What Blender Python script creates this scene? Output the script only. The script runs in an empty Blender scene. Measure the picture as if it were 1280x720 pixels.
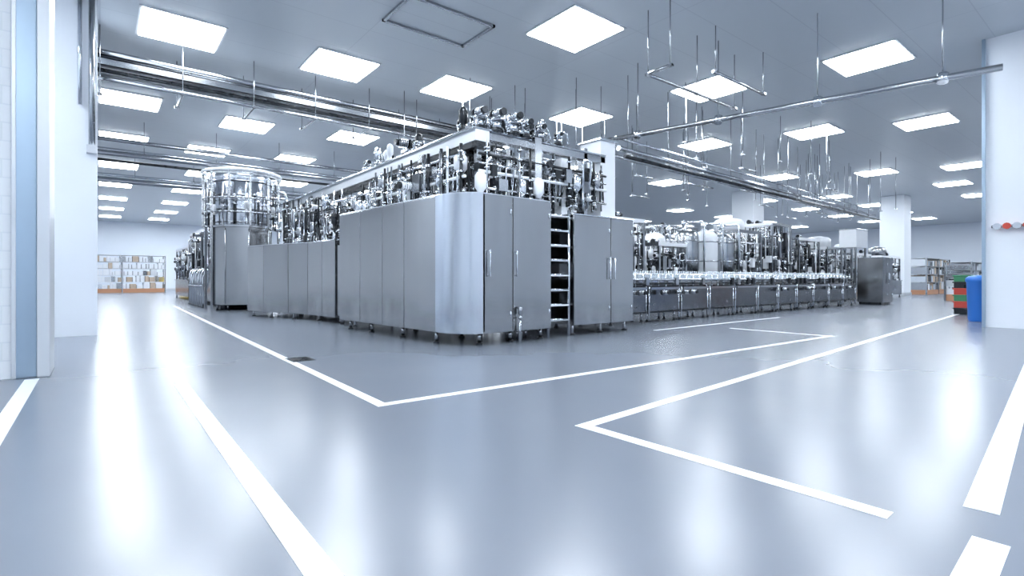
import bpy, math, random
from mathutils import Vector, Matrix
R = random.Random(7)
H = 6.5
scene = bpy.context.scene
try:
    scene.view_settings.view_transform = 'Standard'
    scene.view_settings.look = 'None'
except Exception: pass

# ------------------------------------------------------------ materials
def mat(name, col, rough=0.5, metal=0.0, emit=None, est=0, rvar=0.0, rscale=(4,4,4), cvar=0.0, bump=0.0, bscale=200, bvec=None):
    m = bpy.data.materials.new(name); m.use_nodes = True
    nt = m.node_tree; b = nt.nodes['Principled BSDF']
    b.inputs['Base Color'].default_value = (*col, 1)
    b.inputs['Roughness'].default_value = rough
    b.inputs['Metallic'].default_value = metal
    if emit:
        b.inputs['Emission Color'].default_value = (*emit, 1); b.inputs['Emission Strength'].default_value = est
    tc = nt.nodes.new('ShaderNodeTexCoord'); mp = nt.nodes.new('ShaderNodeMapping')
    mp.inputs['Scale'].default_value = rscale
    nt.links.new(tc.outputs['Object'], mp.inputs['Vector'])
    n = nt.nodes.new('ShaderNodeTexNoise'); n.inputs['Scale'].default_value = 1.0; n.inputs['Detail'].default_value = 4
    nt.links.new(mp.outputs[0], n.inputs['Vector'])
    if rvar:
        mr = nt.nodes.new('ShaderNodeMapRange')
        mr.inputs['From Min'].default_value = .3; mr.inputs['From Max'].default_value = .7
        mr.inputs['To Min'].default_value = max(0.02, rough - rvar); mr.inputs['To Max'].default_value = rough + rvar
        nt.links.new(n.outputs['Fac'], mr.inputs['Value']); nt.links.new(mr.outputs[0], b.inputs['Roughness'])
    cr = nt.nodes.new('ShaderNodeValToRGB')
    k = cvar
    cr.color_ramp.elements[0].position = .3; cr.color_ramp.elements[1].position = .7
    cr.color_ramp.elements[0].color = (*[c*(1-k) for c in col], 1)
    cr.color_ramp.elements[1].color = (*[min(1, c*(1+k)) for c in col], 1)
    nt.links.new(n.outputs['Fac'], cr.inputs['Fac']); nt.links.new(cr.outputs['Color'], b.inputs['Base Color'])
    if bump:
        mp2 = nt.nodes.new('ShaderNodeMapping'); mp2.inputs['Scale'].default_value = bvec or (1,1,1)
        nt.links.new(tc.outputs['Object'], mp2.inputs['Vector'])
        n2 = nt.nodes.new('ShaderNodeTexNoise'); n2.inputs['Scale'].default_value = bscale
        nt.links.new(mp2.outputs[0], n2.inputs['Vector'])
        bp = nt.nodes.new('ShaderNodeBump'); bp.inputs['Strength'].default_value = bump; bp.inputs['Distance'].default_value = .002
        nt.links.new(n2.outputs['Fac'], bp.inputs['Height']); nt.links.new(bp.outputs[0], b.inputs['Normal'])
    return m

M_STEEL = mat('brushed_steel', (.43,.45,.48), .22, 1, rvar=.02, rscale=(90,90,1.2), cvar=.05)
M_PANEL = mat('steel_panel', (.36,.372,.39), .2, 1, rvar=.03, rscale=(3,3,.5), cvar=.04, bump=.5, bscale=1.0, bvec=(1.6,1.6,.9))
M_CORNER = mat('lit_tone_steel', (.56,.60,.66), .2, 1, rvar=.02, rscale=(3,3,.5), cvar=.03)  # paler, bluer copy: light on the rounded corner put into the colour
M_CHROME = mat('polished_steel', (.70,.73,.77), .13, 1, rvar=.04)
M_DARK = mat('dark_metal', (.03,.034,.04), .3, .6, rvar=.1)
M_BLACK = mat('black_rubber', (.012,.013,.016), .5)
M_DPANEL = mat('dark_steel_panel', (.20,.21,.23), .25, 1, rvar=.03, cvar=.05)
M_WHITE = mat('white_enamel', (.82,.85,.9), .3, 0, cvar=.02)
M_WALL = mat('white_paint', (.83,.87,.93), .5, 0, cvar=.015, rscale=(.7,.7,.7), bump=.15)
M_BLUEWALL = mat('pale_blue_paint', (.78,.84,.93), .5, 0, cvar=.03, rscale=(.3,.3,.3))
M_JAMB = mat('blue_steel', (.36,.46,.57), .3, .7, rvar=.03, rscale=(2,2,.5), cvar=.08)
M_LINE = mat('floor_line_paint', (.95,.96,.98), .28, 0, cvar=.02, rscale=(6,6,6))
M_ORANGE = mat('orange_paint', (.55,.28,.16), .5)
M_RED = mat('red_plastic', (.55,.06,.04), .4)
M_BLUE = mat('blue_plastic', (.03,.18,.62), .35)
M_GREEN = mat('green_plastic', (.05,.25,.12), .4)
M_YELLOW = mat('yellow_plastic', (.75,.5,.04), .4)
M_TAN = mat('cardboard', (.52,.42,.33), .8, cvar=.1)
M_GLASS = mat('clear_plastic', (.65,.72,.78), .15, .5)
M_LAMP = mat('lamp_diffuser', (1,1,1), .5, 0, emit=(.89,.95,1.0), est=30)
M_TRIM = mat('light_frame', (.66,.69,.73), .35, .5)
PAL = [M_STEEL, M_PANEL, M_CHROME, M_DARK, M_BLACK, M_WHITE, M_RED, M_BLUE, M_ORANGE, M_GLASS, M_TAN, M_GREEN, M_YELLOW, M_TRIM, M_LAMP, M_JAMB, M_WALL, M_CORNER, M_DPANEL]
S,P,C,D,K,W,RD,BL,OR,GL,TN,GR,YE,TR,LP,JB,WL,CR,DP = range(19)

def floor_mat():
    m = bpy.data.materials.new('epoxy_floor'); m.use_nodes = True
    nt = m.node_tree; b = nt.nodes['Principled BSDF']; L = nt.links.new
    tc = nt.nodes.new('ShaderNodeTexCoord')
    n = nt.nodes.new('ShaderNodeTexNoise'); n.inputs['Scale'].default_value = .55; n.inputs['Detail'].default_value = 3
    L(tc.outputs['Object'], n.inputs['Vector'])
    cr = nt.nodes.new('ShaderNodeValToRGB')
    cr.color_ramp.elements[0].position=.2; cr.color_ramp.elements[1].position=.8
    cr.color_ramp.elements[0].color=(.158,.181,.225,1); cr.color_ramp.elements[1].color=(.18,.203,.247,1)
    L(n.outputs['Fac'], cr.inputs['Fac']); L(cr.outputs['Color'], b.inputs['Base Color'])
    b.inputs['Roughness'].default_value = .245
    b.inputs['Specular IOR Level'].default_value = .8
    return m
def tile_mat(name, col, mortar, w, h, vertical, msize, rough, bump, metal=0):
    m = bpy.data.materials.new(name); m.use_nodes = True
    nt = m.node_tree; b = nt.nodes['Principled BSDF']; L = nt.links.new
    tc = nt.nodes.new('ShaderNodeTexCoord'); sep = nt.nodes.new('ShaderNodeSeparateXYZ'); cmb = nt.nodes.new('ShaderNodeCombineXYZ')
    L(tc.outputs['Object'], sep.inputs[0]); L(sep.outputs['X'], cmb.inputs['X']); L(sep.outputs['Z' if vertical else 'Y'], cmb.inputs['Y'])
    br = nt.nodes.new('ShaderNodeTexBrick'); L(cmb.outputs[0], br.inputs['Vector'])
    br.inputs['Scale'].default_value = 1; br.inputs['Brick Width'].default_value = w; br.inputs['Row Height'].default_value = h
    br.inputs['Mortar Size'].default_value = msize
    br.inputs['Color1'].default_value=(*col,1); br.inputs['Color2'].default_value=(*[c*.985 for c in col],1); br.inputs['Mortar'].default_value=(*mortar,1)
    if not vertical: br.offset = 0
    L(br.outputs['Color'], b.inputs['Base Color']); b.inputs['Roughness'].default_value=rough; b.inputs['Metallic'].default_value=metal
    bp = nt.nodes.new('ShaderNodeBump'); bp.invert=True; bp.inputs['Strength'].default_value=bump; bp.inputs['Distance'].default_value=.01
    L(br.outputs['Fac'], bp.inputs['Height']); L(bp.outputs[0], b.inputs['Normal'])
    return m
M_FLOOR = floor_mat()
M_CEIL = tile_mat('ceiling_panels', (.55,.595,.645), (.46,.50,.555), 4.6, 1.2, False, .010, .33, .15)
M_BLOCK = tile_mat('painted_block', (.86,.89,.93), (.78,.82,.87), .42, .2, True, .008, .45, .4)

# ------------------------------------------------------------ mesh builder
class MB:
    def __init__(s): s.v=[]; s.f=[]; s.m=[]; s.sm=[]
    def face(s, idx, m, smooth=False): s.f.append(idx); s.m.append(m); s.sm.append(smooth)
    def prism(s, poly, z0, z1, m):
        a = sum(poly[i][0]*poly[(i+1)%len(poly)][1]-poly[(i+1)%len(poly)][0]*poly[i][1] for i in range(len(poly)))
        if a < 0: poly = poly[::-1]
        n=len(poly); b=len(s.v)
        s.v += [(x,y,z0) for x,y in poly]+[(x,y,z1) for x,y in poly]
        for i in range(n):
            j=(i+1)%n; s.face([b+i,b+j,b+n+j,b+n+i],m)
        s.face([b+n+i for i in range(n)],m); s.face([b+n-1-i for i in range(n)],m)
    def box(s,x0,x1,y0,y1,z0,z1,m): s.prism([(x0,y0),(x1,y0),(x1,y1),(x0,y1)],z0,z1,m)
    def obox(s,cx,cy,w,d,z0,z1,ang,m):
        c,n=math.cos(ang),math.sin(ang)
        s.prism([(cx+c*a-n*b,cy+n*a+c*b) for a,b in((-w/2,-d/2),(w/2,-d/2),(w/2,d/2),(-w/2,d/2))],z0,z1,m)
    def cyl(s,p0,p1,r,m,r1=None,n=8,cap=True):
        p0=Vector(p0);p1=Vector(p1);r1=r if r1 is None else r1
        d=(p1-p0)
        if d.length<1e-6:return
        d.normalize(); a=Vector((0,0,1)) if abs(d.z)<.9 else Vector((1,0,0))
        u=d.cross(a).normalized(); w=d.cross(u)
        b=len(s.v)
        for p,rr in((p0,r),(p1,r1)):
            for i in range(n):
                t=2*math.pi*i/n; s.v.append(tuple(p+(u*math.cos(t)+w*math.sin(t))*rr))
        for i in range(n):
            j=(i+1)%n; s.face([b+i,b+j,b+n+j,b+n+i],m,True)
        if cap:
            s.face([b+n-1-i for i in range(n)],m); s.face([b+n+i for i in range(n)],m)
    def tube(s,pts,r,m,n=7):
        pts=[Vector(p) for p in pts]
        q=[pts[0]]
        for i in range(1,len(pts)-1):
            a,b_,c=pts[i-1],pts[i],pts[i+1]
            k=min(r*3.5,(a-b_).length*.45,(c-b_).length*.45)
            s0=b_+(a-b_).normalized()*k; s1=b_+(c-b_).normalized()*k
            for t in(0,.33,.66,1): q.append(s0*(1-t)**2+b_*2*t*(1-t)+s1*t*t)
        q.append(pts[-1])
        b=len(s.v); u=None
        for i,p in enumerate(q):
            d=(q[min(i+1,len(q)-1)]-q[max(i-1,0)]).normalized()
            if u is None:
                a=Vector((0,0,1)) if abs(d.z)<.9 else Vector((1,0,0)); u=d.cross(a).normalized()
            else:
                u=(u-d*u.dot(d)).normalized()
            w=d.cross(u)
            for k in range(n):
                t=2*math.pi*k/n; s.v.append(tuple(p+(u*math.cos(t)+w*math.sin(t))*r))
        for i in range(len(q)-1):
            for k in range(n):
                j=(k+1)%n; s.face([b+i*n+k,b+i*n+j,b+(i+1)*n+j,b+(i+1)*n+k],m,True)
        s.face([b+n-1-k for k in range(n)],m); s.face([b+(len(q)-1)*n+k for k in range(n)],m)
    def lathe(s,cx,cy,prof,m,n=20,smooth=True):
        b=len(s.v)
        for r,z in prof:
            for k in range(n):
                t=2*math.pi*k/n; s.v.append((cx+r*math.cos(t),cy+r*math.sin(t),z))
        for i in range(len(prof)-1):
            for k in range(n):
                j=(k+1)%n; s.face([b+i*n+k,b+i*n+j,b+(i+1)*n+j,b+(i+1)*n+k],m,smooth)
        s.face([b+n-1-k for k in range(n)],m); s.face([b+(len(prof)-1)*n+k for k in range(n)],m)
    def build(s,name,parent=None,bevel=0,mats=None):
        me=bpy.data.meshes.new(name); me.from_pydata(s.v,[],s.f)
        for mm in (mats or PAL): me.materials.append(mm)
        me.polygons.foreach_set('material_index',s.m); me.polygons.foreach_set('use_smooth',s.sm); me.update()
        o=bpy.data.objects.new(name,me); scene.collection.objects.link(o)
        if parent:o.parent=parent
        if bevel:
            bv=o.modifiers.new('bevel','BEVEL'); bv.width=bevel; bv.segments=2; bv.limit_method='ANGLE'; bv.angle_limit=math.radians(40)
        return o
def empty(name):
    o=bpy.data.objects.new(name,None); scene.collection.objects.link(o); return o

# ------------------------------------------------------------ room shell
X0,X1,Y0,Y1=-6,66,-6,62
def shell(name,x0,x1,y0,y1,z0,z1,m):
    b=MB(); b.box(x0,x1,y0,y1,z0,z1,0); return b.build(name,mats=[m])
shell('floor',X0-.2,X1+.2,Y0-.2,Y1+.2,-.2,0,M_FLOOR)
shell('ceiling',X0-.2,X1+.2,Y0-.2,Y1+.2,H,H+.2,M_CEIL)
shell('wall_left',X0-.2,X0,Y0-.2,Y1+.2,0,H,M_WALL)
shell('wall_right',X1,X1+.2,Y0-.2,Y1+.2,0,H,M_BLUEWALL)
shell('wall_back',X0,X1,Y0-.2,Y0,0,H,M_WALL)
shell('wall_far',X0,X1,Y1,Y1+.2,0,H,M_BLUEWALL)
shell('wall_block',-6,-.74,7.87,8.5,0,H,M_BLOCK)
b=MB()
b.box(-.74,-.55,7.84,8.53,0,H,JB); b.box(-.55,-.44,7.80,8.57,0,H,TR); b.box(-.76,-.72,7.82,8.55,0,H,TR)
b.build('trim_1',bevel=.008)
shell('wall_pier_left',-6,-.04,12.9,14.0,0,H,M_WALL)
shell('wall_pier_right',15.7,16.6,-6,2.56,0,H,M_WALL)
b=MB(); b.box(15.64,16.66,2.56,2.62,0,H,JB); b.build('trim_2')
b=MB(); b.box(X0,X1,Y1-.03,Y1,0,.15,TR); b.build('baseboard_far')
for (x,y) in ((31.7,16.3),(41.2,11.2),(12.5,40),(25,34)):
    b=MB(); b.box(x-.68,x+.68,y-.68,y+.68,.18,H,WL); b.box(x-.72,x+.72,y-.72,y+.72,0,.18,TR)
    b.build('support_column',bevel=.02)

# floor lines
def line(p,q,w):
    p=Vector(p);q=Vector(q);d=(q-p).normalized();n=Vector((-d.y,d.x))*w/2
    return [tuple(p+n),tuple(q+n),tuple(q-n),tuple(p-n)]
b=MB()
for i,(p,q,w) in enumerate([((1.92,4.20),(2.3,24),.10),((1.87,4.25),(10.96,3.99),.10),((10.9,4.0),(10.9,6.0),.09),
              ((2.78,2.70),(21.5,4.08),.10),((2.83,2.74),(2.87,.80),.10),((.64,-1),(.66,6.4),.115),
              ((-.56,-1),(-.58,7.7),.12),((3.27,.55),(14,1.5),.13),((1.5,.40),(2.92,.46),.12),((9.2,6.75),(15,6.8),.07)]):
    b.prism(line(p,q,w),0.0005,.002+.0007*(i%2),0)
b.build('floor_marking_lines',mats=[M_LINE])
b=MB()
b.box(1.98,2.28,7.1,7.5,0,.006,S)
for i in range(9): b.box(2.0,2.26,7.13+i*.04,7.15+i*.04,.006,.009,D)
b.build('floor_drain')

# ------------------------------------------------------------ lights
lm=MB(); lm.box(-.78,.78,-.78,.78,-.03,0,TR); lm.box(-.73,.73,-.73,.73,-.045,-.03,LP)
o0=lm.build('ceiling_light'); me=o0.data; bpy.data.objects.remove(o0)
near=[(1.39,13.34),(4.77,13.06),(7.94,12.6),(12.6,12.2),(8.1,8.02),(13.6,8.14),(20.6,8.1),(14.8,4.58),(22.3,5.18),(32.4,6.07),
(4.04,20.1),(3.56,25.2),(7.6,19.4),(6.9,24.6),(.72,24.9),(19.1,11.6),(30.9,9.2),(28.3,12.9),(.72,19.5),
(-3,2),(2,1.5),(4,6.0),(8,2.6),(-2,-3),(4,-3),(10,-3),(16,-3.2),(22,-2),(28,0),(-3,10.6)]  # this row: unseen panels out of view, added to light the near floor
pts=list(near)
for y in (31,37.5,44,50.5,57):
    for x in (.7,4.2,8.5,13.5,19.5,26,33,40,47,54,61):
        if x<30 or y<40: pts.append((x,y))
for y in (17.5,24):
    for x in (12.4,18.5,25,36,43,50,57): pts.append((x,y))
for x in (38,44.5,51,58): pts += [(x,13.6),(x,7.6),(x,2.5)]
for x,y in pts:
    o=bpy.data.objects.new('ceiling_light',me); o.location=(x,y,H); scene.collection.objects.link(o)

# ------------------------------------------------------------ machine vocabulary
def valve(b,x,y,z,s=1.0,m=C):
    b.lathe(x,y,[(.035*s,z),(.06*s,z+.005),(.06*s,z+.03*s),(.03*s,z+.035*s),(.03*s,z+.09*s),(.055*s,z+.11*s),(.055*s,z+.24*s),(.04*s,z+.27*s),(.012*s,z+.29*s)],m,n=10)
def motor(b,p,d,s=1.0,m=S):
    p=Vector(p);d=Vector(d)
    b.cyl(p,p+d*.06*s,.11*s,D,n=12); b.cyl(p+d*.06*s,p+d*.32*s,.09*s,m,n=12)
    for i in range(4): b.cyl(p+d*(.1+.05*i)*s,p+d*(.115+.05*i)*s,.1*s,C,n=12)
    b.cyl(p+d*.32*s,p+d*.38*s,.075*s,D,n=12)
def rig(b,p,q,depth,z0,z1,step=.16,seed=1,rows=3,rails=True):
    """dense stainless pipework standing between z0 and z1 along p->q"""
    r=random.Random(seed)
    p=Vector(p);q=Vector(q);L=(q-p).length;u=(q-p)/L;n=Vector((-u.y,u.x))*(1 if depth>0 else -1);dp=abs(depth)
    def W3(a,d,z): v=p+u*a+n*d; return (v.x,v.y,z)
    hh=z1-z0
    if rails:
        for d in (0,dp*.5,dp):
            for z,rr in ((z0+hh*.18,.022),(z0+hh*.42,.03),(z0+hh*.62,.018),(z0+hh*.8,.028)):
                zz=z+r.uniform(-.05,.05); b.cyl(W3(0,d,zz),W3(L,d,zz),rr,r.choice((S,C,D,W)),n=6)
    for row in range(rows):
        d0=dp*row/max(1,rows-1)
        a=r.uniform(0,step)
        while a<L:
            d=d0+r.uniform(-.08,.08); k=r.random(); m=r.choice((S,S,C,D,D,DP,W))
            x,y,_=W3(a,d,0)
            if k<.28:
                b.cyl((x,y,z0),(x,y,z1),r.uniform(.014,.035),m)
                for _ in range(3):
                    z=r.uniform(z0,z1-.1); b.cyl((x,y,z),(x,y,z+.03),.055,C,n=10)
            elif k<.48:
                zz=z0+r.uniform(.05,.25)*hh; b.cyl((x,y,z0),(x,y,zz),.03,C); valve(b,x,y,zz,r.uniform(1,1.7),r.choice((C,S,D,W)))
                b.cyl((x,y,zz+.3),(x,y,z1),.012,S,n=5)
            elif k<.70:
                w=r.uniform(.12,.35); zt=r.uniform(z0+.35*hh,z1); zb=r.uniform(z0,z0+.2*hh)
                b.tube([W3(a,d,zb),W3(a,d,zt),W3(min(L,a+w),d+r.uniform(-.1,.1),zt),W3(min(L,a+w),d+.05,zb)],r.uniform(.016,.034),r.choice((C,C,S,D)))
            elif k<.85:
                w=r.uniform(.1,.26);z=r.uniform(z0,z1-.4*hh); b.obox(x,y,w,w*.8,z,z+r.uniform(.12,.4)*hh,math.atan2(u.y,u.x),r.choice((S,P,DP,W,D,D)))
            elif k<.93:
                z=r.uniform(z0+.1,z1-.25); rr=r.uniform(.07,.13)
                b.lathe(x,y,[(rr*.3,z-.1),(rr,z),(rr,z+.2),(rr*.6,z+.26),(rr*.2,z+.28)],r.choice((C,S,W)),n=12); b.cyl((x,y,z0),(x,y,z-.1),.018,S,n=6)
            else:
                z=r.uniform(z0+.2,z1-.1); dv=Vector((-n.x,-n.y,0)); motor(b,(x,y,z),dv,r.uniform(.6,1.0),r.choice((S,W,DP)))
            a+=step*r.uniform(.5,1.3)
def strip(b,p,q,z0,z1,splits,m=P,t=.03,out=1,handles=()):
    """door panels on the face p->q, thin gaps between"""
    p=Vector(p);q=Vector(q);L=(q-p).length;u=(q-p)/L;n=Vector((u.y,-u.x))*out
    for s0,s1 in zip(splits[:-1],splits[1:]):
        a=p+u*(s0*L+.009);c=p+u*(s1*L-.009)
        b.prism([tuple(a),tuple(c),tuple(c+n*t),tuple(a+n*t)],z0,z1,m)
        for zz in (z0+.25,z1-.3):
            h=c-u*.04+n*t; b.cyl((h.x,h.y,zz),(h.x,h.y,zz+.09),.018,C,n=6)
    for sh,zz in handles:
        h=p+u*(sh*L)+n*(t+.05); g=p+u*(sh*L)+n*t
        b.cyl((h.x,h.y,zz-.22),(h.x,h.y,zz+.22),.015,C)
        for k in(-.2,.2): b.cyl((h.x,h.y,zz+k),(g.x,g.y,zz+k),.012,C,n=6)
def leg(b,x,y,h,r=.032):
    b.cyl((x,y,.03),(x,y,h),r,S); b.cyl((x,y,0),(x,y,.03),r*1.9,D,n=12)

# ------------------------------------------------------------ main filling machine
fm=empty('filling_machine')
b=MB()
A=(4.12,11.3);B=(4.42,7.64);Cc=(4.9,6.93);E=(6.4,6.96)
curve=[]
for i in range(13):
    t=i/12; curve.append((B[0]*(1-t)**2+4.5*2*t*(1-t)+Cc[0]*t*t,B[1]*(1-t)**2+7.02*2*t*(1-t)+Cc[1]*t*t))
core=[(4.18,11.3),(4.47,7.66)]+[(x+.05,y+.05) for x,y in curve[1:-1]]+[(4.92,6.99),(6.4,7.0),(6.4,11.3)]
b.prism(core,.22,2.46,D)
strip(b,A,B,.2,2.48,[0,.26,.51,.725,1],handles=((.49,1.35),(.745,1.35)),out=-1)
strip(b,Cc,E,.2,2.48,[0,.4,1],handles=((.05,1.35),(.43,1.35)),out=1)
b.build('cabinet_body',fm,bevel=.006)
b=MB()
n0=len(b.v); nc=len(curve)
for z in(.2,2.48):
    for x,y in curve: b.v.append((x-.02,y-.02,z))
for i in range(nc-1): b.face([n0+i,n0+i+1,n0+nc+i+1,n0+nc+i],CR,True)
b.build('rounded_corner_panel',fm)
b=MB()
top=[A,B]+curve[1:-1]+[Cc,E,(6.42,11.3)]
b.prism(top,2.48,2.505,C)
b.build('cabinet_top',fm,bevel=.005)
b=MB()
for x,y in((4.5,7.75),(4.45,8.9),(4.35,10.1),(4.3,11.1),(4.95,7.12),(5.6,7.12),(6.3,7.12),(6.3,9),(5.3,8.2),(5.3,10)): leg(b,x,y,.22)
b.cyl((5.6,6.85,.0),(5.6,6.85,.42),.03,S); valve(b,5.6,6.84,.42,.7,S); b.tube([(5.6,6.9,.6),(5.6,6.84,.6),(5.6,6.84,.2)],.02,S)
for i in range(3): b.cyl((5.9+.1*i,7.3,0.0),(5.9+.1*i,7.3,.22),.02,S)
b.build('legs',fm)
# ladder rack between the cabinets
b=MB()
for x in(6.5,7.03):
    b.cyl((x,7.12,0),(x,7.12,2.4),.028,C,n=10); b.cyl((x,8.4,0),(x,8.4,2.4),.028,C,n=10)
for i in range(8):
    z=.3+i*.28; b.box(6.5,7.03,7.10,7.30,z,z+.025,W if i%2 else C); b.cyl((6.5,7.12,z+.03),(7.03,7.12,z+.03),.018,C)
    if i%2: b.box(6.52,7.02,7.3,8.4,z,z+.02,S)
b.box(6.48,7.06,8.5,8.53,.2,2.3,S)
for z in (.5,1.1,1.7): b.box(6.6,6.95,7.6,8.3,z,z+.3,R.choice((W,S,TR)))
b.build('ladder_rack',fm)
# second cabinet
b=MB()
b.box(7.14,8.83,7.1,8.6,.22,2.3,D)
strip(b,(7.12,7.08),(8.86,7.08),.2,2.32,[0,.6,1],handles=((.56,1.3),(.64,1.3)))
b.box(7.1,7.13,7.05,8.6,.2,2.32,P); b.box(8.84,8.87,7.05,8.6,.2,2.32,P); b.box(7.08,8.88,7.03,8.62,2.32,2.345,C)
for x in(7.2,8.0,8.75):
    for y in(7.2,8.5): leg(b,x,y,.22)
b.build('side_cabinet',fm,bevel=.006)
# low cabinets
b=MB()
LC=[(3.42,16.9),(3.62,15.9),(4.02,14.9),(4.3,14.1),(4.46,12.6)]
b.prism([(x+.05,y) for x,y in LC]+[(6,12.6),(6,16.9)],.17,2.0,D)
for p,q,sp in ((LC[0],LC[1],[0,1]),(LC[1],LC[2],[0,1]),(LC[2],LC[3],[0,1]),(LC[3],LC[4],[0,.55,1])): strip(b,p,q,.15,2.03,sp,out=-1,handles=((.5,1.1),) if p!=LC[1] else ())
b.prism(LC+[(6,12.6),(6,16.9)],2.03,2.055,C)
b.prism([(3.42,16.9),(3.45,16.95),(6,16.95),(6,16.9)],.15,2.03,P)
b.box(4.46,6,12.55,12.6,.15,2.03,P)
for x,y in((3.55,16.7),(3.8,15.7),(4.15,14.8),(4.5,13.8),(4.7,12.8)): leg(b,x,y,.2)
b.box(4.5,6,11.5,12.5,.2,1.9,P)
for x in(4.6,5.9):
    for y in(11.6,12.4): leg(b,x,y,.22)
b.build('low_cabinets',fm,bevel=.006)
# top frame beams
b=MB()
b.box(5.1,5.4,7.45,19.6,3.5,3.70,TR); b.box(5.04,5.46,7.45,19.6,3.70,3.74,C); b.box(5.12,5.38,7.45,19.6,3.40,3.5,D)
b.box(5.4,8.5,7.5,7.66,3.56,3.7,S); b.box(5.4,8.5,7.46,7.7,3.70,3.73,C)
b.box(6.3,6.5,7.7,19.5,3.3,3.42,S); b.box(5.0,8.6,9.2,9.35,3.4,3.55,S)
for y in (7.6,9.0,10.5,12.2,14,16,18,19.5):
    for x in(5.25,6.45): b.box(x-.05,x+.05,y-.05,y+.05,2.0 if y>12.6 and y<16.9 else (2.5 if y<11.3 else 0),3.5,S)
    b.box(5.2,6.5,y-.04,y+.04,3.3,3.38,S)
b.box(8.35,8.82,7.5,8.1,2.34,4.05,W); b.box(8.30,8.87,7.45,8.15,4.05,4.09,C)
b.box(6.38,6.55,7.35,7.55,2.5,3.75,S)
b.box(7.2,7.4,7.5,7.7,2.34,3.5,W); b.box(7.85,7.95,7.5,7.7,2.34,3.8,S)
# dark boxes added for contrast, as shaded depth behind the front row of pipework
b.box(5.6,6.25,8.3,11.0,2.5,3.3,DP); b.box(5.6,6.2,13.2,16.5,2.05,3.1,DP); b.box(6.7,8.2,8.45,8.9,2.35,3.2,DP)
b.build('upper_frame',fm,bevel=.006)
b=MB()
rig(b,(4.95,7.55),(4.82,11.2),-1.2,2.5,3.45,.10,1,4)
rig(b,(5.0,11.3),(5.0,12.6),-1.0,1.95,3.4,.10,11,3)
rig(b,(4.9,12.9),(4.4,16.8),-1.6,2.06,3.4,.12,2,4)
rig(b,(5.0,16.95),(5.0,19.6),-1.4,.0,3.4,.13,3,3)
rig(b,(5.1,7.35),(8.4,7.4),1.0,2.52,3.5,.10,4,4)
rig(b,(6.4,9.0),(9.0,9.0),1.2,.2,3.5,.14,5,3)
b.build('pipework',fm)
b=MB()
r=random.Random(5)
for x,y,s in ((5.25,7.6,1.15),(5.6,7.55,1.25),(5.95,7.5,1.2),(6.25,7.5,1.0),(6.6,7.5,.9),(5.25,8.1,.9),(5.2,9.8,.8),(5.2,10.1,.9),(5.2,12.3,.8),(7.1,7.5,.7)):
    b.cyl((x,y,3.72),(x,y,3.78),.12*s,D,n=14); b.cyl((x,y,3.78),(x,y,3.78+.12*s),.1*s,C,n=14); b.cyl((x,y,3.78+.12*s),(x,y,3.78+.16*s),.12*s,S,n=14)
    motor(b,(x-.05,y,3.78+.2*s),Vector((1,0,0)) if r.random()<.5 else Vector((0,-1,0)),s*.7,S)
    b.tube([(x,y,3.75),(x-.15*s,y-.1,3.92),(x+.1,y-.15,3.97),(x+.2,y-.1,3.74)],.018,C)
rig(b,(5.1,7.55),(6.9,7.55),.3,3.73,4.0,.14,9,2,rails=False)
rig(b,(5.2,9.5),(5.2,12.5),-.2,3.74,3.92,.35,10,2,rails=False)
b.build('drive_motors',fm)

# ------------------------------------------------------------ mixing tank with cabinet base and service frame
tk=empty('mixing_tank')
b=MB(); cx,cy=4.0,20.5
b.lathe(cx,cy,[(.95,.2),(.95,2.85),(.9,2.88)],P,n=8,smooth=False)
b.lathe(cx,cy,[(1.0,2.86),(1.0,2.93)],S,n=8,smooth=False)
for k in range(8):
    t=2*math.pi*k/8; leg(b,cx+.8*math.cos(t),cy+.8*math.sin(t),.22); b.cyl((cx+.95*math.cos(t),cy+.95*math.sin(t),.25),(cx+.95*math.cos(t),cy+.95*math.sin(t),2.8),.02,S)
b.build('base_cabinet',tk)
b=MB(); cx,cy=4.1,21.1
b.lathe(cx,cy,[(.95,2.93),(.98,3.0),(.98,4.72),(.9,4.85),(.3,4.95)],CR,n=36)
for z in(3.05,3.5,4.0,4.5): b.lathe(cx,cy,[(1.0,z),(1.0,z+.05)],DP,n=36)
for k in range(12):
    t=2*math.pi*k/12; x,y=cx+1.25*math.cos(t),cy+1.25*math.sin(t)
    b.box(x-.035,x+.035,y-.035,y+.035,0 if k%2 else 2.9,4.8,S)
    if k%2==0: b.cyl((x,y,2.93),(cx+.9*math.cos(t),cy+.9*math.sin(t),2.93),.03,S)
ring=[(cx+1.28*math.cos(2*math.pi*k/36),cy+1.28*math.sin(2*math.pi*k/36)) for k in range(37)]
for z,rr,m in((4.86,.055,W),(4.74,.03,TR),(3.9,.025,S),(3.4,.025,S)):
    for p,q in zip(ring[:-1],ring[1:]): b.cyl((p[0],p[1],z),(q[0],q[1],z),rr,m)
for k in range(18):
    t=2*math.pi*k/18+.1; x,y=cx+1.1*math.cos(t),cy+1.1*math.sin(t)
    b.cyl((x,y,2.95),(x,y,r.uniform(3.9,4.7)),.03,r.choice((C,D,S)))
    valve(b,x,y,r.uniform(3.1,3.8),1.3,r.choice((C,S,W)))
b.cyl((cx,cy,0),(cx,cy,2.95),.8,DP,n=20)
for k in range(5):
    b.tube([(cx+1.35,cy-.6-.15*k,0),(cx+1.35,cy-.6-.15*k,4.3-.25*k),(cx+.9,cy-.4,4.3-.25*k)],.045,C)
b.build('tank_vessel',tk)

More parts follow.
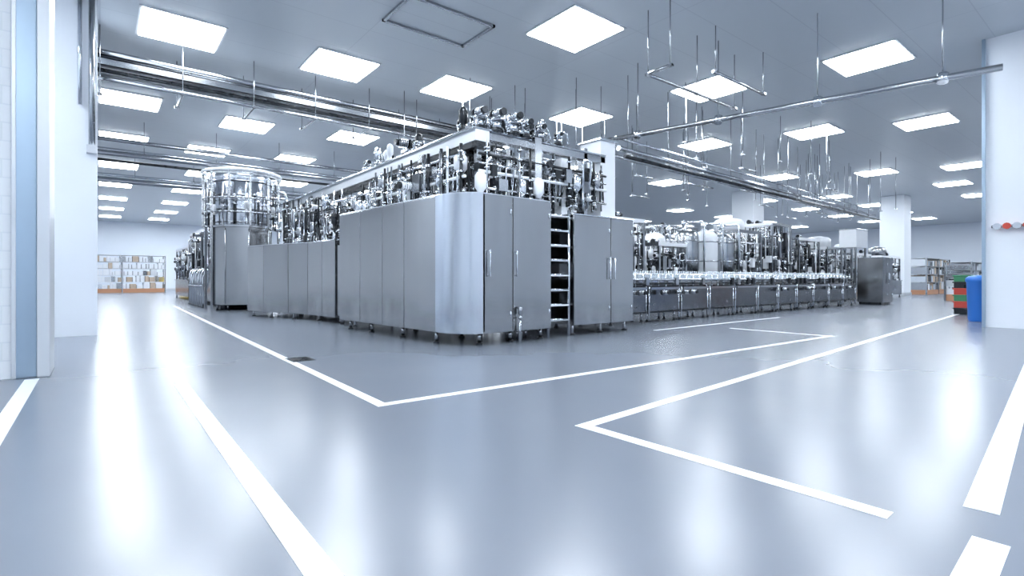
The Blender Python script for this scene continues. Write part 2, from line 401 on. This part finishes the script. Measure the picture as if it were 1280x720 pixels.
def row_machine(name,x0,x1,y0,y1,h,seed,base=1.0):
    r=random.Random(seed); b=MB()
    b.box(x0+.08,x1-.08,y0+.08,y1-.08,.18,base-.04,D)
    L=y1-y0; n=max(1,int(L/1.0)); Lx=x1-x0; nx=max(1,int(Lx/1.0))
    strip(b,(x0+.06,y1-.05),(x0+.06,y0+.05),.16,base,[i/n for i in range(n+1)],out=-1)
    strip(b,(x0+.05,y0+.06),(x1-.05,y0+.06),.16,base,[i/nx for i in range(nx+1)],out=1)
    b.box(x0,x1,y0,y1,base,base+.04,S)
    b.box(x0+.55,x1-.3,y0+.6,y1-.3,base+.04,base+.04+(h-base)*.7,DP)  # dark box added inside to set the pipework against shaded depth
    for x in(x0+.12,x1-.12):
        for y in(y0+.12,y1-.12): leg(b,x,y,.2); b.box(x-.04,x+.04,y-.04,y+.04,base+.04,h-.15,S)
    for y in(y0+.12,y1-.12): b.box(x0+.08,x1-.08,y-.05,y+.05,h-.15,h-.04,r.choice((W,S)))
    for x in(x0+.12,x1-.12): b.box(x-.05,x+.05,y0+.1,y1-.1,h-.15,h-.04,r.choice((W,S)))
    rig(b,(x0+.15,y0+.15),(x0+.15,y1-.15),-(min(1.0,Lx-.3)),base+.04,h-.15,.13,seed,3)
    rig(b,(x0+.15,y0+.18),(x1-.15,y0+.18),min(.8,L-.3),base+.04,h-.15,.13,seed+50,3)
    k=r.random()
    if k<.5:
        rr=min(Lx,L)*.3; cx,cy=(x0+x1)/2,(y0+y1)/2
        b.lathe(cx,cy,[(rr,h-.04),(rr,h+.35),(rr*.85,h+.45),(rr*.3,h+.52)],r.choice((C,W,S)),n=24)
    for i in range(3):
        motor(b,(r.uniform(x0+.3,x1-.3),r.uniform(y0+.3,y1-.3),h+.08),Vector((1,0,0)),.8,C)
    o=b.build(name); return o
row_machine('bottle_rinsing_machine',3.5,5.3,22.9,26,3.7,21,1.2)
row_machine('bottle_rinsing_machine',3.4,5.3,26.3,30,3.3,22,1.1)
row_machine('bottle_rinsing_machine',3.4,5.3,30.3,36,2.8,23,1.0)
b=MB()
for i in range(9):
    y=22.6+i*.45; x=3.05-.0*i
    b.tube([(x,y,0),(x,y,1.2+.1*(i%3)),(x+.2,y+.1,1.5),(x+.2,y+.3,.9),(x,y+.35,0)],.04,C,n=9)
    b.cyl((x,y,0),(x,y,.03),.09,D,n=10)
b.cyl((3.05,22.6,.8),(3.05,26.6,.8),.05,S)
b.build('pipe_manifold')

# ------------------------------------------------------------ conveyor, right side
b=MB()
x=9.3
while x<23.8:
    b.prism([(x,8.0),(x+1.26,8.0),(x+1.26,8.03),(x,8.03)],.26,.84,DP)
    b.box(x+.02,x+1.24,7.94,8.03,.82,.88,S); b.box(x+.02,x+1.24,7.97,8.03,.24,.28,D)
    for xx in(x+.0,x+1.26): b.cyl((xx,8.0,.1),(xx,8.0,.9),.022,C,n=6)
    for xx in(x+.08,x+1.22): leg(b,xx,8.12,.3,.025); leg(b,xx,8.6,.3,.025)
    b.box(x+.05,x+1.22,8.55,8.6,.24,.86,D)
    x+=1.38
b.box(9.2,23.9,8.06,8.62,.88,.93,D)
b.box(9.2,23.9,8.1,8.5,1.0,1.04,S)
for y,z,rr,m in((7.96,1.07,.03,S),(8.0,.97,.02,D),(8.06,1.2,.014,C),(8.5,1.2,.014,C),(8.55,1.1,.03,S)): b.cyl((9.1,y,z),(24,y,z),rr,m)
r=random.Random(3)
x=9.2
while x<24:
    b.cyl((x,8.0,.9),(x,8.0,1.22),.018,C,n=6); b.cyl((x,8.55,.9),(x,8.55,1.22),.018,C,n=6)
    if r.random()<.6: b.box(x,x+.12,7.9,7.98,.93,1.12,r.choice((D,D,S)))
    if r.random()<.3: motor(b,(x,7.9,.75),Vector((0,-1,0)),.6,S)
    x+=.31
x=9.3
while x<23.9:
    b.lathe(x,8.28,[(.035,1.04),(.038,1.06),(.038,1.2),(.014,1.26),(.014,1.3)],GL,n=8); x+=.1
b.build('bottle_conveyor')
b=MB(); b.box(25.2,26.4,7.3,8.2,.1,1.95,P); strip(b,(25.2,7.3),(26.4,7.3),.12,1.93,[0,.5,1],m=P,handles=((.45,1.1),(.55,1.1))); b.box(25.17,26.43,7.25,8.22,1.95,1.98,C)
b.box(25.25,26.35,7.35,8.15,0,.1,D); b.build('control_cabinet',bevel=.006)

specs=[(9.6,11.4,9.9,11.6,3.6,31),(11.7,13.6,10.2,12.2,3.0,32),(13.9,15.6,10.0,12,2.3,33),(18.9,20.8,10.0,12,3.0,35),(21.1,23.0,9.8,11.8,3.4,36),
(23.3,25.6,9.7,11.6,2.9,37),(26,28.4,9.6,11.5,2.6,38),(28.8,31.5,9.5,11.2,2.4,39),(12,14.5,14,16,3.9,40),(20,23,14.2,16.5,3.6,41),(25,28.5,13.8,15.5,3.2,42),(33.5,37,9.7,11.2,2.4,43)]
for sx0,sx1,sy0,sy1,h,sd in specs: row_machine('filling_module',sx0,sx1,sy0,sy1,h,sd,.95)
for i,(x,y) in enumerate(((16.3,10.6),(17.35,10.5),(18.3,10.4),(16.6,12.2),(17.8,12.3))):
    b=MB(); rr=.42
    b.lathe(x,y,[(.08,.45),(rr,.75),(rr,2.55),(rr*.93,2.68),(rr*.6,2.8),(.1,2.85)],(S,W,S,W,S)[i],n=24)
    for z in(1.0,1.7,2.4): b.lathe(x,y,[(rr+.015,z),(rr+.015,z+.04)],S,n=24)
    for k in range(4):
        t=math.pi/4+k*math.pi/2; leg(b,x+rr*.85*math.cos(t),y+rr*.85*math.sin(t),.9,.03)
    b.tube([(x,y,2.85),(x,y,3.1),(x+.3,y,3.1),(x+.3,y-.5,3.1),(x+.3,y-.5,.0)],.035,C)
    b.cyl((x,y,.25),(x,y,.5),.04,S); valve(b,x-.2,y,2.8,1.2); b.build('storage_tank')
for (x,y,z) in ((27.2,9.0,2.5),(17.4,14.5,2.7)):
    b=MB(); b.box(x-.7,x+.7,y-.35,y+.35,z,z+.8,W); b.box(x-.73,x+.73,y-.38,y+.38,z+.8,z+.84,C)
    for sx in(-.6,.6):
        for sy in(-.28,.28): b.box(x+sx-.04,x+sx+.04,y+sy-.04,y+sy+.04,0,z,S)
    b.build('feed_hopper',bevel=.01)

# ------------------------------------------------------------ ceiling services
HT=H-.004
def rods(b,x,y,z,m=S): b.cyl((x,y,z),(x,y,HT),.012,m,n=5); b.box(x-.05,x+.05,y-.05,y+.05,z-.02,z+.02,S)
b=MB()
for y,z,rr,m in((14.2,5.95,.07,S),(14.4,5.85,.05,C),(14.6,6.0,.06,S),(14.3,5.6,.045,D),(14.55,5.55,.06,TR),(14.9,5.8,.09,S),(15.2,5.7,.05,C),(14.2,5.4,.04,S)):
    b.cyl((-2.5,y,z),(11,y,z),rr,m,n=10)
b.box(-2.5,11,14.15,14.75,5.68,5.72,P); b.box(-2.5,11,14.12,14.15,5.68,5.8,S)
for i in range(9): rods(b,-1.5+i*1.5,14.1,5.35); b.box(-1.52+i*1.5,-1.48+i*1.5,14.1,15.3,5.32,5.36,S); rods(b,-1.5+i*1.5,15.3,5.35)
b.build('ceiling_pipe_bundle')
b=MB()
for y,z,rr,m in((22,5.3,.09,S),(22.4,5.5,.06,C),(22.8,5.2,.05,D),(22.2,5.8,.07,S),(28,5.3,.12,S),(28.5,5.6,.07,C)): b.cyl((-3,y,z),(16,y,z),rr,m,n=10)
for i in range(8): rods(b,-1+i*2.2,22,5.3); rods(b,-1+i*2.2,28,5.3)
b.build('ceiling_pipe_bundle')
b=MB()
b.cyl((12.05,1.75,4.7),(10.3,9.4,4.7),.06,S,n=12); b.cyl((10.3,9.4,4.7),(10.28,9.5,4.7),.1,C,n=12)
for k in(.1,.35,.6,.85): 
    x=12.05+(10.3-12.05)*k; y=1.75+(9.4-1.75)*k; rods(b,x,y,4.7); b.cyl((x-.02,y,4.62),(x+.02,y,4.78),.09,C)
b.tube([(10.3,9.3,4.7),(10.3,9.6,4.5),(10.3,9.7,3.6)],.05,S)
b.build('overhead_steam_pipe')
b=MB()
for dy,dz,rr,m in((0,0,.07,S),(.25,.1,.05,C),(.5,-.05,.06,S),(.1,.3,.04,C),(-.2,-.25,.05,D)): b.cyl((10.6,8.9+dy,4.5+dz),(33,9.9+dy,4.5+dz),rr,m,n=8)
for i in range(12): x=11+i*1.9; rods(b,x,8.9+(x-10.6)/22.4,4.4)
b.build('ceiling_pipe_bundle')
b=MB()
def P3(l,r_=.03,m=S): b.tube(l,r_,m)
P3([(8.6,5.9,5.2),(8.6,6.5,5.2),(12.1,6.5,5.2)],.035); P3([(10.2,6.0,5.5),(12.5,6.0,5.5)],.035)
for x,y,z in((8.65,6.5,5.2),(10.4,6.5,5.2),(12.0,6.5,5.2),(10.3,6.0,5.5),(12.4,6.0,5.5),(8.6,5.95,5.2)): rods(b,x,y,z)
b.build('hanging_rail')
b=MB(); b.cyl((4.5,5.0,5.75),(7.1,5.0,5.75),.05,S,n=10); b.lathe(7.12,5.0,[(.04,5.63),(.1,5.67),(.1,5.83),(.04,5.87)],C,n=12)
for x in(5,6.2,7): rods(b,x,5.0,5.75)
b.build('sprinkler_pipe')
b=MB()
for a in ((4.6,6.6,8.9,8.96),(4.6,6.6,10.1,10.16),(4.6,4.66,8.9,10.16),(6.54,6.6,8.9,10.16)): b.box(*a,HT-.05,HT,S)
b.build('ceiling_hatch_frame')
b=MB(); r=random.Random(12)
for i in range(60):
    x=r.uniform(5,30); y=r.uniform(7.5,13) if x>9 else r.uniform(8.5,16)
    z=r.uniform(3.9,5.0); rods(b,x,y,z)
    if r.random()<.4: b.cyl((x,y,z),(x+r.uniform(.6,2),y,z),.025,S,n=6)
b.build('hanger_rods')
b=MB()
b.cyl((-.12,12.82,3.6),(-.12,12.82,HT),.05,S); b.cyl((-.3,12.84,4.4),(-.3,12.84,HT),.035,C)
b.box(-.2,-.04,12.76,12.9,3.5,3.65,TR)
b.build('wall_conduit')
b=MB()
for i in range(4):
    y=2.35-i*.16; b.cyl((15.7,y,2.25),(15.55,y,2.25),.05,RD if i%2==0 else C,n=12); b.cyl((15.55,y,2.25),(15.52,y,2.25),.07,RD if i%2 else C,n=12)
b.cyl((15.6,2.45,2.25),(15.6,1.7,2.25),.03,S); b.build('wall_valves')

# ------------------------------------------------------------ far goods
def goods(name,x0,x1,y0,y1,h,seed,cols,n=24,levels=4):
    r=random.Random(seed); b=MB()
    b.box(x0,x1,y0,y1,0,.3,OR)
    lv=h/levels
    for l in range(levels):
        z=.3+l*lv; x=x0
        while x<x1-.15:
            w=r.uniform(.15,.45); w=min(w,x1-x)
            b.box(x+.02,x+w-.02,y0+.05,y1-.05,z+.01,z+lv*r.uniform(.5,.95),r.choice(cols)); x+=w
        b.box(x0,x1,y0,y1,z+lv*.97,z+lv,TR)
    for x in(x0,(x0+x1)/2,x1):
        for y in(y0,y1): b.box(x-.04,x+.04,y-.04,y+.04,0,h+.3,S)
    b.build(name)
goods('pallet_rack',-1.4,4.1,50,51.5,2.6,1,(W,W,TN,C,W,W,TR,S,TN,W,W),levels=5)
goods('pallet_rack',44,50,10.2,11.2,2.2,2,(S,D,W,C,TN),)
goods('pallet_rack',33,38,5.9,6.9,1.6,3,(S,W,W,C,TR,D))
b=MB(); b.box(4.3,4.9,42,42.6,.1,1.4,YE); b.box(4.35,4.85,42.05,42.55,1.4,1.8,D)
for y in(42.05,42.55): b.cyl((4.28,y,.12),(4.92,y,.12),.12,K,n=12)
b.build('pallet_truck')
b=MB()
for i,m in enumerate((D,RD,GR,RD,D,GR)):
    z=i*.2; b.box(20.6,21.3,3.6,4.1,z+.0,z+.19,m); b.box(20.57,21.33,3.57,4.13,z+.16,z+.2,m)
b.build('crate_stack',bevel=.01)
b=MB()
b.lathe(17.6,3.0,[(.2,.0),(.22,.05),(.25,1.0),(.27,1.02),(.27,1.1),(.2,1.16),(.05,1.18)],BL,n=20)
b.build('blue_bin')

# ------------------------------------------------------------ camera
cam=bpy.data.cameras.new('camera'); co=bpy.data.objects.new('camera',cam); scene.collection.objects.link(co)
co.location=(0,0,1.1); co.rotation_euler=(math.radians(90),0,math.radians(-38.4))
cam.sensor_width=36; cam.lens=650/1280*36; cam.shift_y=-12/1280; cam.clip_end=300
scene.camera=co
w=bpy.data.worlds.new('world'); scene.world=w; w.use_nodes=True
w.node_tree.nodes['Background'].inputs[0].default_value=(.7,.8,1,1); w.node_tree.nodes['Background'].inputs[1].default_value=.3
